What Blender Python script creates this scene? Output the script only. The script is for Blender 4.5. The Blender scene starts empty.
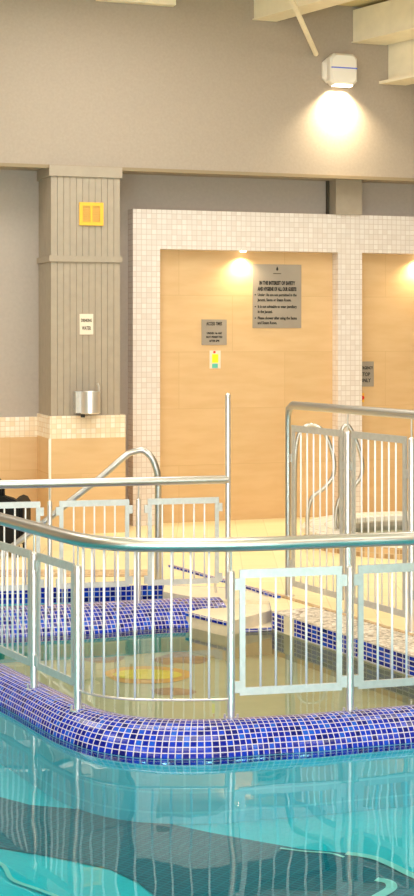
import bpy, bmesh, math, random
from mathutils import Vector, Matrix
from mathutils.geometry import tessellate_polygon
random.seed(7)
C = bpy.context.scene.collection
F = 1500.0; CX = 207.0; HY = 335.0; HC = 1.98     # focal length in px, principal column, horizon row, eye height (deck = 0)
WZ = -0.13                                         # water level
V = Vector

# ------------------------------------------------------------------ coordinates
def at(px, py, z=0.0):
    s = (py - HY) / (HC - z)
    return V(((px - CX) / s, F / s, z))
TH = math.radians(18.7)
cT, sT = math.cos(TH), math.sin(TH)
def wall(u, off, z):
    return V((u * cT + off * sT, 15.79 + u * sT - off * cT, z))
def wu(px, off=0.0):
    a = (px - CX) / F
    return (a * (15.79 - off * cT) - off * sT) / (cT - a * sT)
def wz(px, py, off=0.0):
    p = wall(wu(px, off), off, 0)
    return HC - (py - HY) * p.y / F

# ------------------------------------------------------------------ materials
MATS = {}
def base_mat(name):
    m = bpy.data.materials.new(name); m.use_nodes = True
    nt = m.node_tree; b = nt.nodes['Principled BSDF']
    MATS[name] = m
    return m, nt, b
def N(nt, t, **kw):
    n = nt.nodes.new(t)
    for k, v in kw.items(): setattr(n, k, v)
    return n
def ramp(nt, stops, const=False):
    r = N(nt, 'ShaderNodeValToRGB'); e = r.color_ramp.elements
    if const: r.color_ramp.interpolation = 'CONSTANT'
    while len(e) < len(stops): e.new(0.5)
    for i, (p, c) in enumerate(stops):
        e[i].position = p; e[i].color = (*c, 1)
    return r
def plain(name, col, rough=0.5, metal=0.0, noise=0.0, nscale=8.0, spec=0.5, bump=0.0):
    m, nt, b = base_mat(name)
    b.inputs['Base Color'].default_value = (*col, 1)
    b.inputs['Roughness'].default_value = rough
    b.inputs['Metallic'].default_value = metal
    b.inputs['Specular IOR Level'].default_value = spec
    g = N(nt, 'ShaderNodeNewGeometry')
    n = N(nt, 'ShaderNodeTexNoise'); n.inputs['Scale'].default_value = nscale; n.inputs['Detail'].default_value = 4
    nt.links.new(g.outputs['Position'], n.inputs['Vector'])
    if noise:
        r = ramp(nt, [(0.3, tuple(c * (1 - noise) for c in col)), (0.7, tuple(min(1, c * (1 + noise)) for c in col))])
        nt.links.new(n.outputs['Fac'], r.inputs['Fac']); nt.links.new(r.outputs['Color'], b.inputs['Base Color'])
    if bump:
        bp = N(nt, 'ShaderNodeBump'); bp.inputs['Strength'].default_value = bump; bp.inputs['Distance'].default_value = 0.01
        nt.links.new(n.outputs['Fac'], bp.inputs['Height']); nt.links.new(bp.outputs['Normal'], b.inputs['Normal'])
    return m
def tiles(name, stops, grout, gw=0.1, rough=0.25, sx=1.0, sy=1.0, offset=0.0, streak=None, spec=0.5):
    """square tiles counted by the UV map: one UV unit is one tile"""
    m, nt, b = base_mat(name)
    L = nt.links.new
    uv = N(nt, 'ShaderNodeUVMap'); uv.uv_map = 'uv'
    sc = N(nt, 'ShaderNodeVectorMath', operation='MULTIPLY'); sc.inputs[1].default_value = (1 / sx, 1 / sy, 1)
    L(uv.outputs[0], sc.inputs[0])
    vec = sc.outputs[0]
    if offset:
        sp = N(nt, 'ShaderNodeSeparateXYZ'); L(vec, sp.inputs[0])
        fl = N(nt, 'ShaderNodeMath', operation='FLOOR'); L(sp.outputs[1], fl.inputs[0])
        mu = N(nt, 'ShaderNodeMath', operation='MULTIPLY_ADD'); L(fl.outputs[0], mu.inputs[0]); mu.inputs[1].default_value = offset; L(sp.outputs[0], mu.inputs[2])
        cb = N(nt, 'ShaderNodeCombineXYZ'); L(mu.outputs[0], cb.inputs[0]); L(sp.outputs[1], cb.inputs[1]); vec = cb.outputs[0]
    fl = N(nt, 'ShaderNodeVectorMath', operation='FLOOR'); L(vec, fl.inputs[0])
    fr = N(nt, 'ShaderNodeVectorMath', operation='FRACTION'); L(vec, fr.inputs[0])
    wn = N(nt, 'ShaderNodeTexWhiteNoise', noise_dimensions='2D'); L(fl.outputs[0], wn.inputs['Vector'])
    cr = ramp(nt, stops); L(wn.outputs['Value'], cr.inputs['Fac'])
    col = cr.outputs['Color']
    if streak:
        g = N(nt, 'ShaderNodeVectorMath', operation='MULTIPLY'); g.inputs[1].default_value = streak[0]; L(vec, g.inputs[0])
        n = N(nt, 'ShaderNodeTexNoise'); n.inputs['Scale'].default_value = 1.0; n.inputs['Detail'].default_value = 5; L(g.outputs[0], n.inputs['Vector'])
        r2 = ramp(nt, [(0.35, streak[1]), (0.65, (1, 1, 1))]); L(n.outputs['Fac'], r2.inputs['Fac'])
        mx = N(nt, 'ShaderNodeMix', data_type='RGBA', blend_type='MULTIPLY'); mx.inputs[0].default_value = 1
        L(col, mx.inputs[6]); L(r2.outputs['Color'], mx.inputs[7]); col = mx.outputs[2]
    sp = N(nt, 'ShaderNodeSeparateXYZ'); L(fr.outputs[0], sp.inputs[0])
    ms = []
    for k in (0, 1):
        g_ = gw[k] if isinstance(gw, tuple) else gw
        a = N(nt, 'ShaderNodeMath', operation='PINGPONG'); a.inputs[1].default_value = 0.5; L(sp.outputs[k], a.inputs[0])
        c = N(nt, 'ShaderNodeMath', operation='LESS_THAN'); c.inputs[1].default_value = g_; L(a.outputs[0], c.inputs[0]); ms.append(c)
    mm = N(nt, 'ShaderNodeMath', operation='MAXIMUM'); L(ms[0].outputs[0], mm.inputs[0]); L(ms[1].outputs[0], mm.inputs[1])
    mx = N(nt, 'ShaderNodeMix', data_type='RGBA'); L(mm.outputs[0], mx.inputs[0]); L(col, mx.inputs[6]); mx.inputs[7].default_value = (*grout, 1)
    L(mx.outputs[2], b.inputs['Base Color'])
    rr = N(nt, 'ShaderNodeMath', operation='MULTIPLY_ADD'); L(mm.outputs[0], rr.inputs[0]); rr.inputs[1].default_value = 0.4; rr.inputs[2].default_value = rough
    L(rr.outputs[0], b.inputs['Roughness'])
    b.inputs['Specular IOR Level'].default_value = spec
    return m

M = {}
M['steel'] = plain('brushed_stainless_steel', (0.84, 0.82, 0.80), 0.30, 0.85)
M['rail'] = plain('polished_stainless_rail', (0.56, 0.545, 0.515), 0.33, 1.0)
M['frame'] = plain('satin_steel_flat_bar', (0.64, 0.635, 0.61), 0.42, 0.6, noise=0.06, nscale=30)
M['bar'] = plain('bright_steel_bar', (0.97, 0.95, 0.95), 0.40, 0.15)
M['taupe'] = plain('taupe_wall_paint', (0.405, 0.335, 0.27), 0.85, noise=0.04, nscale=40, bump=0.05)
M['grey'] = plain('grey_brown_wall_paint', (0.46, 0.395, 0.345), 0.85, noise=0.03, nscale=30)
M['boards'] = plain('greige_painted_boards', (0.40, 0.335, 0.26), 0.6, noise=0.05, nscale=12)
M['dark_edge'] = plain('dark_soffit_paint', (0.30, 0.23, 0.14), 0.8)
M['cream'] = plain('cream_beam_paint', (0.95, 0.85, 0.66), 0.6, noise=0.04)
M['ceiling'] = plain('cream_ceiling_board', (0.80, 0.66, 0.36), 0.8, noise=0.06, nscale=3)
M['floor'] = tiles('cream_floor_tiles', [(0, (0.92, 0.75, 0.42)), (1, (0.96, 0.80, 0.48))], (0.84, 0.69, 0.42), 0.015, 0.45, 0.3, 0.3)
M['pebble'] = None
M['mosaic_cream'] = tiles('cream_glass_mosaic', [(0, (0.76, 0.68, 0.63)), (0.5, (0.81, 0.74, 0.70)), (1, (0.85, 0.79, 0.75))], (0.66, 0.57, 0.52), 0.06, 0.3, 0.055, 0.055)
M['mosaic_base'] = tiles('cream_brick_mosaic', [(0, (0.86, 0.68, 0.47)), (0.5, (0.90, 0.77, 0.60)), (1, (0.96, 0.88, 0.76))], (0.76, 0.60, 0.42), 0.06, 0.3, 0.05, 0.05)
M['tan'] = tiles('honey_stone_slabs', [(0, (0.70, 0.475, 0.25)), (1, (0.75, 0.52, 0.285))], (0.65, 0.435, 0.225), (0.003, 0.006), 0.4, 1.2, 0.6, 0.5, ((3, 7, 1), (0.94, 0.91, 0.86)))
BL = [(0, (0.002, 0.006, 0.13)), (0.3, (0.003, 0.010, 0.26)), (0.6, (0.004, 0.022, 0.42)), (0.85, (0.006, 0.05, 0.55)), (1, (0.01, 0.11, 0.60))]
M['blue'] = tiles('cobalt_mosaic_tiles', BL, (0.58, 0.54, 0.68), 0.08, 0.14, spec=0.3)
M['blue_band'] = tiles('cobalt_band_tiles', BL, (0.66, 0.62, 0.66), (0.06, 0.12), 0.12, 0.066, 0.03)
M['blue_sq'] = tiles('cobalt_square_tiles', BL, (0.66, 0.62, 0.66), 0.08, 0.12, 0.042, 0.042)
M['pool_side'] = tiles('turquoise_pool_tiles', [(0, (0.02, 0.56, 0.66)), (1, (0.04, 0.64, 0.73))], (0.12, 0.72, 0.80), 0.05, 0.4, 0.1, 0.1)
M['pale_strip'] = plain('off_white_strip', (0.95, 0.93, 0.86), 0.5)
M['sand'] = plain('sandy_step_screed', (0.86, 0.74, 0.53), 0.6, noise=0.05, nscale=15)
M['sign'] = plain('brushed_sign_plate', (0.38, 0.33, 0.275), 0.45, 0.3, noise=0.08, nscale=3)
M['ink'] = plain('black_lettering', (0.02, 0.018, 0.015), 0.7)
M['label_white'] = plain('cream_label', (0.88, 0.76, 0.62), 0.6)
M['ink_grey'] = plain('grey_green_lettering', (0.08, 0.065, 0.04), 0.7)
M['yellow'] = plain('yellow_vent_enamel', (0.90, 0.52, 0.05), 0.4)
M['vent_slat'] = plain('ochre_vent_slats', (0.72, 0.43, 0.10), 0.6)
M['neon'] = plain('neon_yellow_label', (0.92, 0.95, 0.02), 0.5)
M['teal'] = plain('teal_print', (0.12, 0.55, 0.45), 0.5)
M['red'] = plain('red_button', (0.75, 0.02, 0.01), 0.3)
M['blackleather'] = plain('black_vinyl', (0.006, 0.0055, 0.005), 0.6, noise=0.2, spec=0.2)
M['whiteplastic'] = plain('white_lamp_housing', (0.86, 0.80, 0.72), 0.4)
M['bluestripe'] = plain('blue_lamp_stripe', (0.10, 0.16, 0.75), 0.4)
M['rubber'] = plain('dark_rubber', (0.03, 0.03, 0.03), 0.7)
M['tan_mosaic'] = tiles('tan_spa_mosaic', [(0, (0.42, 0.26, 0.12)), (1, (0.75, 0.52, 0.28))], (0.7, 0.55, 0.36), 0.08, 0.4, 0.045, 0.045)
M['grey_mosaic'] = tiles('grey_spa_mosaic', [(0, (0.42, 0.37, 0.30)), (1, (0.58, 0.52, 0.44))], (0.6, 0.56, 0.5), 0.06, 0.3, 0.045, 0.045)
M['white_mosaic'] = tiles('white_spa_coping', [(0, (0.86, 0.80, 0.72)), (1, (0.96, 0.92, 0.85))], (0.7, 0.62, 0.5), 0.04, 0.3, 0.15, 0.15)
def emis(name, col, e):
    m, nt, b = base_mat(name)
    b.inputs['Base Color'].default_value = (*col, 1); b.inputs['Emission Color'].default_value = (*col, 1); b.inputs['Emission Strength'].default_value = e
    return m
M['glow'] = emis('lit_lamp_lens', (1.0, 0.86, 0.62), 14)
M['added_panel_glow'] = emis('added_ceiling_diffuser', (1.0, 0.92, 0.80), 3.0)

def pebble():
    m, nt, b = base_mat('pebbled_poolside_screed'); L = nt.links.new
    g = N(nt, 'ShaderNodeNewGeometry')
    v = N(nt, 'ShaderNodeTexVoronoi'); v.inputs['Scale'].default_value = 45; L(g.outputs['Position'], v.inputs['Vector'])
    r = ramp(nt, [(0, (0.26, 0.20, 0.15)), (0.25, (0.52, 0.43, 0.33)), (0.7, (0.70, 0.60, 0.48)), (1, (0.88, 0.80, 0.70))])
    sp = N(nt, 'ShaderNodeSeparateColor'); L(v.outputs['Color'], sp.inputs[0]); L(sp.outputs[0], r.inputs['Fac'])
    L(r.outputs['Color'], b.inputs['Base Color']); b.inputs['Roughness'].default_value = 0.6
    return m
M['pebble'] = pebble()

def pool_floor_mat(name, stops, grout, diag=True):
    m, nt, b = base_mat(name); L = nt.links.new
    g = N(nt, 'ShaderNodeNewGeometry')
    mp = N(nt, 'ShaderNodeMapping'); mp.inputs['Rotation'].default_value = (0, 0, 0.55); mp.inputs['Scale'].default_value = (19, 19, 19)
    L(g.outputs['Position'], mp.inputs['Vector'])
    br = N(nt, 'ShaderNodeTexBrick'); br.offset = 0.0; L(mp.outputs[0], br.inputs['Vector'])
    br.inputs['Color1'].default_value = (*stops[0], 1); br.inputs['Color2'].default_value = (*stops[1], 1); br.inputs['Mortar'].default_value = (*grout, 1)
    br.inputs['Scale'].default_value = 1; br.inputs['Mortar Size'].default_value = 0.06; br.inputs['Brick Width'].default_value = 1.0; br.inputs['Row Height'].default_value = 0.5
    n = N(nt, 'ShaderNodeTexNoise'); n.inputs['Scale'].default_value = 2.2; n.inputs['Detail'].default_value = 2; L(g.outputs['Position'], n.inputs['Vector'])
    r = ramp(nt, [(0.35, (0.86, 0.92, 0.93)), (0.65, (1, 1, 1))]); L(n.outputs['Fac'], r.inputs['Fac'])
    mx = N(nt, 'ShaderNodeMix', data_type='RGBA', blend_type='MULTIPLY'); mx.inputs[0].default_value = 1
    L(br.outputs['Color'], mx.inputs[6]); L(r.outputs['Color'], mx.inputs[7]); L(mx.outputs[2], b.inputs['Base Color'])
    b.inputs['Roughness'].default_value = 0.6
    return m
M['pool_bright'] = pool_floor_mat('turquoise_pool_floor', ((0.015, 0.72, 0.84), (0.02, 0.77, 0.88)), (0.04, 0.78, 0.88))
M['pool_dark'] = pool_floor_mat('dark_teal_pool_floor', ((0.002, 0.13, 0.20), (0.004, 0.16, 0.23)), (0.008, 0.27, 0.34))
M['lagoon_floor'] = plain('olive_sand_lagoon_floor', (0.50, 0.47, 0.31), 0.6, noise=0.08, nscale=4)
M['fish_yellow'] = plain('yellow_mosaic', (0.85, 0.66, 0.05), 0.5, noise=0.1, nscale=25)
M['fish_orange'] = plain('orange_mosaic', (0.75, 0.38, 0.08), 0.5)
M['fish_brown'] = plain('brown_mosaic', (0.38, 0.22, 0.14), 0.5, noise=0.25, nscale=12)

def water_mat(name, tint, wave, ior):
    m = bpy.data.materials.new(name); m.use_nodes = True; nt = m.node_tree; L = nt.links.new
    for n in list(nt.nodes): nt.nodes.remove(n)
    out = N(nt, 'ShaderNodeOutputMaterial')
    g = N(nt, 'ShaderNodeNewGeometry')
    mp = N(nt, 'ShaderNodeMapping'); mp.inputs['Scale'].default_value = (1.5, 0.9, 1); L(g.outputs['Position'], mp.inputs['Vector'])
    n1 = N(nt, 'ShaderNodeTexNoise'); n1.inputs['Scale'].default_value = 1.5; n1.inputs['Detail'].default_value = 1.5; L(mp.outputs[0], n1.inputs['Vector'])
    bp = N(nt, 'ShaderNodeBump'); bp.inputs['Strength'].default_value = 1.0; bp.inputs['Distance'].default_value = wave
    L(n1.outputs['Fac'], bp.inputs['Height'])
    fr = N(nt, 'ShaderNodeFresnel'); fr.inputs['IOR'].default_value = ior; L(bp.outputs['Normal'], fr.inputs['Normal'])
    tr = N(nt, 'ShaderNodeBsdfTransparent'); tr.inputs['Color'].default_value = (*tint, 1)
    gl = N(nt, 'ShaderNodeBsdfGlossy'); gl.inputs['Roughness'].default_value = 0.0; L(bp.outputs['Normal'], gl.inputs['Normal'])
    mx = N(nt, 'ShaderNodeMixShader'); L(fr.outputs[0], mx.inputs[0]); L(tr.outputs[0], mx.inputs[1]); L(gl.outputs[0], mx.inputs[2])
    L(mx.outputs[0], out.inputs['Surface'])
    return m
M['water'] = water_mat('pool_water_surface', (0.45, 0.96, 1.0), 0.006, 1.48)
M['water_calm'] = water_mat('lagoon_water_surface', (0.88, 0.96, 0.90), 0.002, 1.38)
M['water_spa'] = water_mat('spa_water_surface', (0.8, 0.95, 0.95), 0.004, 1.35)

# ------------------------------------------------------------------ object helpers
WL = {}
def finish(o, parent, loc):
    loc = V(loc)
    WL[o] = loc
    if parent is not None:
        o.parent = parent; o.location = loc - WL[parent]
    else: o.location = loc
    C.objects.link(o)
    return o
def obj(name, bm, mats, parent=None, loc=None, smooth=False):
    if loc is None: loc = WL[parent] if parent is not None else V((0, 0, 0))
    bmesh.ops.translate(bm, verts=bm.verts, vec=-V(loc))
    bmesh.ops.recalc_face_normals(bm, faces=bm.faces)
    me = bpy.data.meshes.new(name); bm.to_mesh(me); bm.free()
    if name.endswith('water') and me.polygons[0].normal.z < 0: me.flip_normals()
    for m in (mats if isinstance(mats, (list, tuple)) else [mats]): me.materials.append(m)
    if smooth:
        for p in me.polygons: p.use_smooth = True
        try: me.set_sharp_from_angle(angle=math.radians(40))
        except Exception: pass
    return finish(bpy.data.objects.new(name, me), parent, loc)
def inst(src, loc, parent):
    o = src.copy(); o.parent = None
    return finish(o, parent, loc)
def tag(o, label, cat, group=None, kind=None):
    o['label'] = label; o['category'] = cat
    if group: o['group'] = group
    if kind: o['kind'] = kind
    return o
def thing(name, label, cat, loc, group=None):
    o = bpy.data.objects.new(name, None); o.empty_display_size = 0.1
    finish(o, None, loc)
    return tag(o, label, cat, group)
def struct(name, bm, mats, smooth=False, parent=None):
    o = obj(name, bm, mats, parent, V((0, 0, 0)), smooth)
    if parent is None: o['kind'] = 'structure'
    return o

def quad(bm, ps, mat=0, uv=None):
    vs = [bm.verts.new(p) for p in ps]; f = bm.faces.new(vs); f.material_index = mat
    if uv is not None:
        l = bm.loops.layers.uv.get('uv') or bm.loops.layers.uv.new('uv')
        for lp, c in zip(f.loops, uv): lp[l].uv = c
    return f
def obox(bm, o, ex, ey, ez, mat=0, uvscale=None):
    """box from corner o with edge vectors ex, ey, ez; UVs in metres"""
    o, ex, ey, ez = V(o), V(ex), V(ey), V(ez)
    lx, ly, lz = ex.length, ey.length, ez.length
    ox = V(o).dot(ex.normalized()); oy = V(o).dot(ey.normalized()); oz = V(o).dot(ez.normalized())
    def q(a, b, c, la, lb, oa, ob):
        quad(bm, [a, a + b, a + b + c, a + c], mat, [(oa, ob), (oa + la, ob), (oa + la, ob + lb), (oa, ob + lb)])
    q(o, ex, ez, lx, lz, ox, oz); q(o + ey, ex, ez, lx, lz, ox, oz)
    q(o, ey, ez, ly, lz, oy, oz); q(o + ex, ey, ez, ly, lz, oy, oz)
    q(o, ex, ey, lx, ly, ox, oy); q(o + ez, ex, ey, lx, ly, ox, oy)
def weld(bm): bmesh.ops.remove_doubles(bm, verts=bm.verts, dist=1e-5)
def wbox(bm, u0, u1, o0, o1, z0, z1, mat=0):
    a = wall(u0, o0, z0)
    obox(bm, a, wall(u1, o0, z0) - a, wall(u0, o1, z0) - a, V((0, 0, z1 - z0)), mat)
def box(bm, x0, x1, y0, y1, z0, z1, mat=0):
    obox(bm, (x0, y0, z0), (x1 - x0, 0, 0), (0, y1 - y0, 0), (0, 0, z1 - z0), mat)
def tube(bm, pts, r, seg=12, cap=True, mat=0):
    pts = [V(p) for p in pts]; rings = []
    t0 = (pts[1] - pts[0]).normalized()
    up = V((0, 0, 1)) if abs(t0.z) < 0.9 else V((1, 0, 0))
    a = t0.cross(up).normalized()
    for i, p in enumerate(pts):
        t = (pts[min(i + 1, len(pts) - 1)] - pts[max(i - 1, 0)]).normalized()
        a = (a - t * a.dot(t)).normalized(); b = t.cross(a)
        rr = r[i] if isinstance(r, (list, tuple)) else r
        rings.append([bm.verts.new(p + (a * math.cos(k * math.tau / seg) + b * math.sin(k * math.tau / seg)) * rr) for k in range(seg)])
    for i in range(len(rings) - 1):
        for k in range(seg):
            f = bm.faces.new((rings[i][k], rings[i][(k + 1) % seg], rings[i + 1][(k + 1) % seg], rings[i + 1][k])); f.material_index = mat
    if cap:
        bm.faces.new(rings[0][::-1]).material_index = mat; bm.faces.new(rings[-1]).material_index = mat
def lathe(bm, c, prof, seg=24, mat=0, ang=math.tau, start=0.0):
    c = V(c); rings = []
    full = abs(ang - math.tau) < 1e-6
    n = seg if full else seg + 1
    for r, z in prof:
        rings.append([bm.verts.new(c + V((r * math.cos(start + k * ang / seg), r * math.sin(start + k * ang / seg), z))) for k in range(n)])
    for i in range(len(rings) - 1):
        for k in range(seg):
            k2 = (k + 1) % n
            try: bm.faces.new((rings[i][k], rings[i][k2], rings[i + 1][k2], rings[i + 1][k])).material_index = mat
            except ValueError: pass
    bmesh.ops.remove_doubles(bm, verts=bm.verts, dist=1e-5)
def cr(pts, n=8):
    """Catmull-Rom through points of any dimension"""
    P = [list(p) for p in pts]; P = [P[0]] + P + [P[-1]]; out = []
    for i in range(1, len(P) - 2):
        for k in range(n):
            t = k / n
            out.append(tuple(0.5 * ((2 * b) + (-a + c) * t + (2 * a - 5 * b + 4 * c - d) * t * t + (-a + 3 * b - 3 * c + d) * t ** 3)
                             for a, b, c, d in zip(P[i - 1], P[i], P[i + 1], P[i + 2])))
    out.append(tuple(P[-2])); return out
def poly(bm, pts, z, mat=0, uv=False):
    tri = tessellate_polygon([[V((p[0], p[1], 0)) for p in pts]])
    vs = [bm.verts.new((p[0], p[1], z)) for p in pts]
    l = (bm.loops.layers.uv.get('uv') or bm.loops.layers.uv.new('uv')) if uv else None
    for t in tri:
        try: f = bm.faces.new([vs[i] for i in t])
        except ValueError: continue
        f.normal_update()
        if f.normal.z < 0: f.normal_flip()
        f.material_index = mat
        if uv:
            for lp in f.loops: lp[l].uv = (lp.vert.co.x, lp.vert.co.y)
    return vs
def side(bm, a, b, z0, z1, mat, u0=0.0):
    L_ = (V(b) - V(a)).length
    quad(bm, [(a[0], a[1], z0), (b[0], b[1], z0), (b[0], b[1], z1), (a[0], a[1], z1)], mat, [(u0, z0), (u0 + L_, z0), (u0 + L_, z1), (u0, z1)])

# ------------------------------------------------------------------ camera
cam = bpy.data.cameras.new('camera'); co = bpy.data.objects.new('camera', cam); C.objects.link(co)
co.location = (0, 0, HC); co.rotation_euler = (math.pi / 2, 0, 0)
cam.sensor_fit = 'VERTICAL'; cam.sensor_height = 24; cam.lens = F / 896 * 24; cam.shift_y = -(448 - HY) / 896
cam.clip_start = 0.05; cam.clip_end = 100
bpy.context.scene.camera = co

# ------------------------------------------------------------------ pool kerb (rolled mosaic edge)
# x, y of the crown, half width on the main-pool side, half width on the lagoon side
kc = [(0.10, 11.30, .30, .42), (-0.20, 11.24, .34, .44), (-0.48, 11.17, .34, .42), (-0.90, 11.04, .34, .46), (-1.44, 10.90, .34, .46), (-1.85, 10.76, .3, .42),
      (-2.16, 10.52, .22, .3), (-2.16, 10.20, .16, .22), (-1.90, 9.93, .13, .22), (-1.55, 9.41, .13, .22), (-1.26, 8.93, .13, .22), (-0.985, 8.47, .13, .22), (-0.74, 8.06, .14, .22),
      (-0.60, 7.90, .17, .22), (-0.44, 7.78, .21, .22), (-0.25, 7.72, .24, .22), (0.0, 7.70, .22, .22), (0.25, 7.745, .20, .22), (0.5, 7.80, .20, .22),
      (0.76, 7.885, .20, .22), (1.09, 7.99, .20, .22), (1.6, 8.18, .2, .22), (2.4, 8.48, .2, .22), (4.2, 9.15, .2, .22), (8.4, 10.8, .2, .22)]
K = cr(kc, 10)
bm = bmesh.new(); uvl = bm.loops.layers.uv.new('uv')
rows = []; ul = 0.0; NP = 16; BH = 0.165
for i, k in enumerate(K):
    p = V((k[0], k[1], 0)); a = K[max(i - 1, 0)]; b = K[min(i + 1, len(K) - 1)]
    t = V((b[0] - a[0], b[1] - a[1], 0)).normalized(); n = V((t.y, -t.x, 0))   # points to the lagoon first half, see sign below
    if i: ul += (p - V((K[i - 1][0], K[i - 1][1], 0))).length
    # travelling right->left along the back then left->right along the front: main pool lies on the right-hand side
    outw, inw = k[2], k[3]
    ring = []
    prof = [(outw, -0.62, 20.0), (outw, -0.34, 10.0)]
    for j in range(NP + 1):
        an = math.pi * j / NP
        h = (outw if an < math.pi / 2 else inw) * math.cos(an)
        prof.append((h, -BH + BH * math.sin(an), 9 - 18 * j / NP))
    prof += [(-inw, -0.34, -10.0), (-inw, -0.62, -20.0)]
    for h, z, v in prof:
        ring.append((bm.verts.new(p + n * h + V((0, 0, z))), ul / 0.030, v))
    rows.append(ring)
for i in range(len(rows) - 1):
    for j in range(len(rows[0]) - 1):
        q = [rows[i][j], rows[i + 1][j], rows[i + 1][j + 1], rows[i][j + 1]]
        f = bm.faces.new([x[0] for x in q])
        f.material_index = 1 if j <= 1 or j >= len(rows[0]) - 3 else 0
        for lp, x in zip(f.loops, q): lp[uvl].uv = (x[1], x[2]) if f.material_index == 0 else (x[1] * .030, x[0].co.z)
for e in (rows[0], rows[-1]):
    f = bm.faces.new([x[0] for x in e]); f.material_index = 2
kerb = struct('trim_1', bm, [M['blue'], M['pool_side'], M['sand']], smooth=True)
kerb['label'] = 'rolled cobalt blue mosaic pool edge with pale grout'

# ------------------------------------------------------------------ pool floor with dark bands and pale curved strips
PF = -0.46
bm = bmesh.new()
poly(bm, [(-9, 2.4), (9, 2.4), (9, 13.5), (-9, 13.5)], PF, 0)
def fpx(l, z): return [at(x, y, z) for x, y in l]
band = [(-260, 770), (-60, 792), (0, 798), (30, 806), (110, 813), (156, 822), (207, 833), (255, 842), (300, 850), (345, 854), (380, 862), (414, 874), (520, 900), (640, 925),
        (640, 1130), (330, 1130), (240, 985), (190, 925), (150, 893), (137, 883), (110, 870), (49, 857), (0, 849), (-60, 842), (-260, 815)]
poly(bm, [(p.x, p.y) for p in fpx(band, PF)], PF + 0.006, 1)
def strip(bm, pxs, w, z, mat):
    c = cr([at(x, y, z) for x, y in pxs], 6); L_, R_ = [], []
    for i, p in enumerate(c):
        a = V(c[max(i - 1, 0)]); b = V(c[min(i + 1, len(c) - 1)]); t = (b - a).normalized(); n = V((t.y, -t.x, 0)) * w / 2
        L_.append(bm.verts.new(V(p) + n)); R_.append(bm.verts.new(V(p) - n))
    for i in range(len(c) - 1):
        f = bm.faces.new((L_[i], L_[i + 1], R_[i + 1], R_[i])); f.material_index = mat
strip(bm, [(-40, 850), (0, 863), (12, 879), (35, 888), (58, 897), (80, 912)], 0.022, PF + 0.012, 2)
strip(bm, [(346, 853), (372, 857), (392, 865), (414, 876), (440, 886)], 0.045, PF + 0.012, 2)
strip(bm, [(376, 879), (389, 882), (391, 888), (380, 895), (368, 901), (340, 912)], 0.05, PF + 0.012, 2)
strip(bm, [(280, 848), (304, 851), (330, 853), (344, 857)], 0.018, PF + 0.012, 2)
for a, b in (((-9, 2.4), (9, 2.4)), ((-9, 2.4), (-9, 13.5)), ((9, 2.4), (9, 13.5))): side(bm, a, b, PF, 0.0, 3)
f0 = struct('floor_pool', bm, [M['pool_bright'], M['pool_dark'], M['pale_strip'], M['pool_side']])

# lagoon floor with inlaid fish
LZ = -0.30
lag = [(k[0], k[1]) for k in K if k[0] < 2.3] + [(0.6, 11.3)]
bm = bmesh.new(); poly(bm, lag, LZ, 0)
def inlay(pxs, z, mat, n=8):
    c = cr(fpx(pxs, LZ) + [fpx(pxs, LZ)[0]], n)[:-1]; poly(bm, [(p[0], p[1]) for p in c], z, mat)
inlay([(103, 673), (120, 668), (150, 666.5), (178, 669), (192, 674), (180, 681), (150, 684), (118, 682)], LZ + .003, 2)
inlay([(112, 675), (125, 671), (150, 670), (175, 672.5), (182, 676), (172, 679), (150, 680), (122, 679)], LZ + .006, 1)
inlay([(150, 660), (166, 655), (180, 652), (195, 656), (208, 659), (200, 664), (178, 663), (166, 665)], LZ + .003, 3)
inlay([(78, 659), (92, 656), (108, 658), (124, 657), (118, 662), (96, 663)], LZ + .003, 3)
inlay([(150, 690), (170, 688), (195, 691), (190, 695), (160, 695)], LZ + .003, 3)
struct('floor_lagoon', bm, [M['lagoon_floor'], M['fish_yellow'], M['fish_orange'], M['fish_brown']])

# ------------------------------------------------------------------ deck
deck = [(-9, 10.69), (-1.62, 11.72), (-0.33, 11.90), (0.12, 11.78), (0.33, 11.62), (0.465, 11.40), (0.465, 10.72), (1.78, 8.28), (2.4, 8.50), (4.2, 9.16), (8.4, 10.82), (9, 11.0), (9, 19.1), (-9, 13.0)]
bm = bmesh.new(); poly(bm, deck, 0.0, 0, uv=True)
for i in range(6):
    a, b = deck[i], deck[i + 1]; u = i * 3.0
    side(bm, a, b, -0.125, 0.0, 5, u); side(bm, a, b, -1.22, -0.125, 1, u)
# right-hand edge: face tiles with one screed gap next to the corner
a, b = V((0.465, 10.72, 0)), V((1.78, 8.28, 0)); d = (b - a); Ld = d.length; d.normalize()
for s0, s1, mt in ((0, .16, 2), (.16, .30, 3), (.30, Ld, 2)):
    side(bm, (a + d * s0)[:2] + (0,), (a + d * s1)[:2] + (0,), -0.125, 0.0, mt, s0)
side(bm, a, b, -1.22, -0.125, 4)
struct('floor', bm, [M['floor'], M['pool_side'], M['blue_band'], M['sand'], M['lagoon_floor'], M['blue_sq']])
# deck behind the camera
bm = bmesh.new(); box(bm, -9, 9, -4.0, 2.4, -1.22, 0.0); struct('floor_near', bm, M['floor'])
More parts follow.
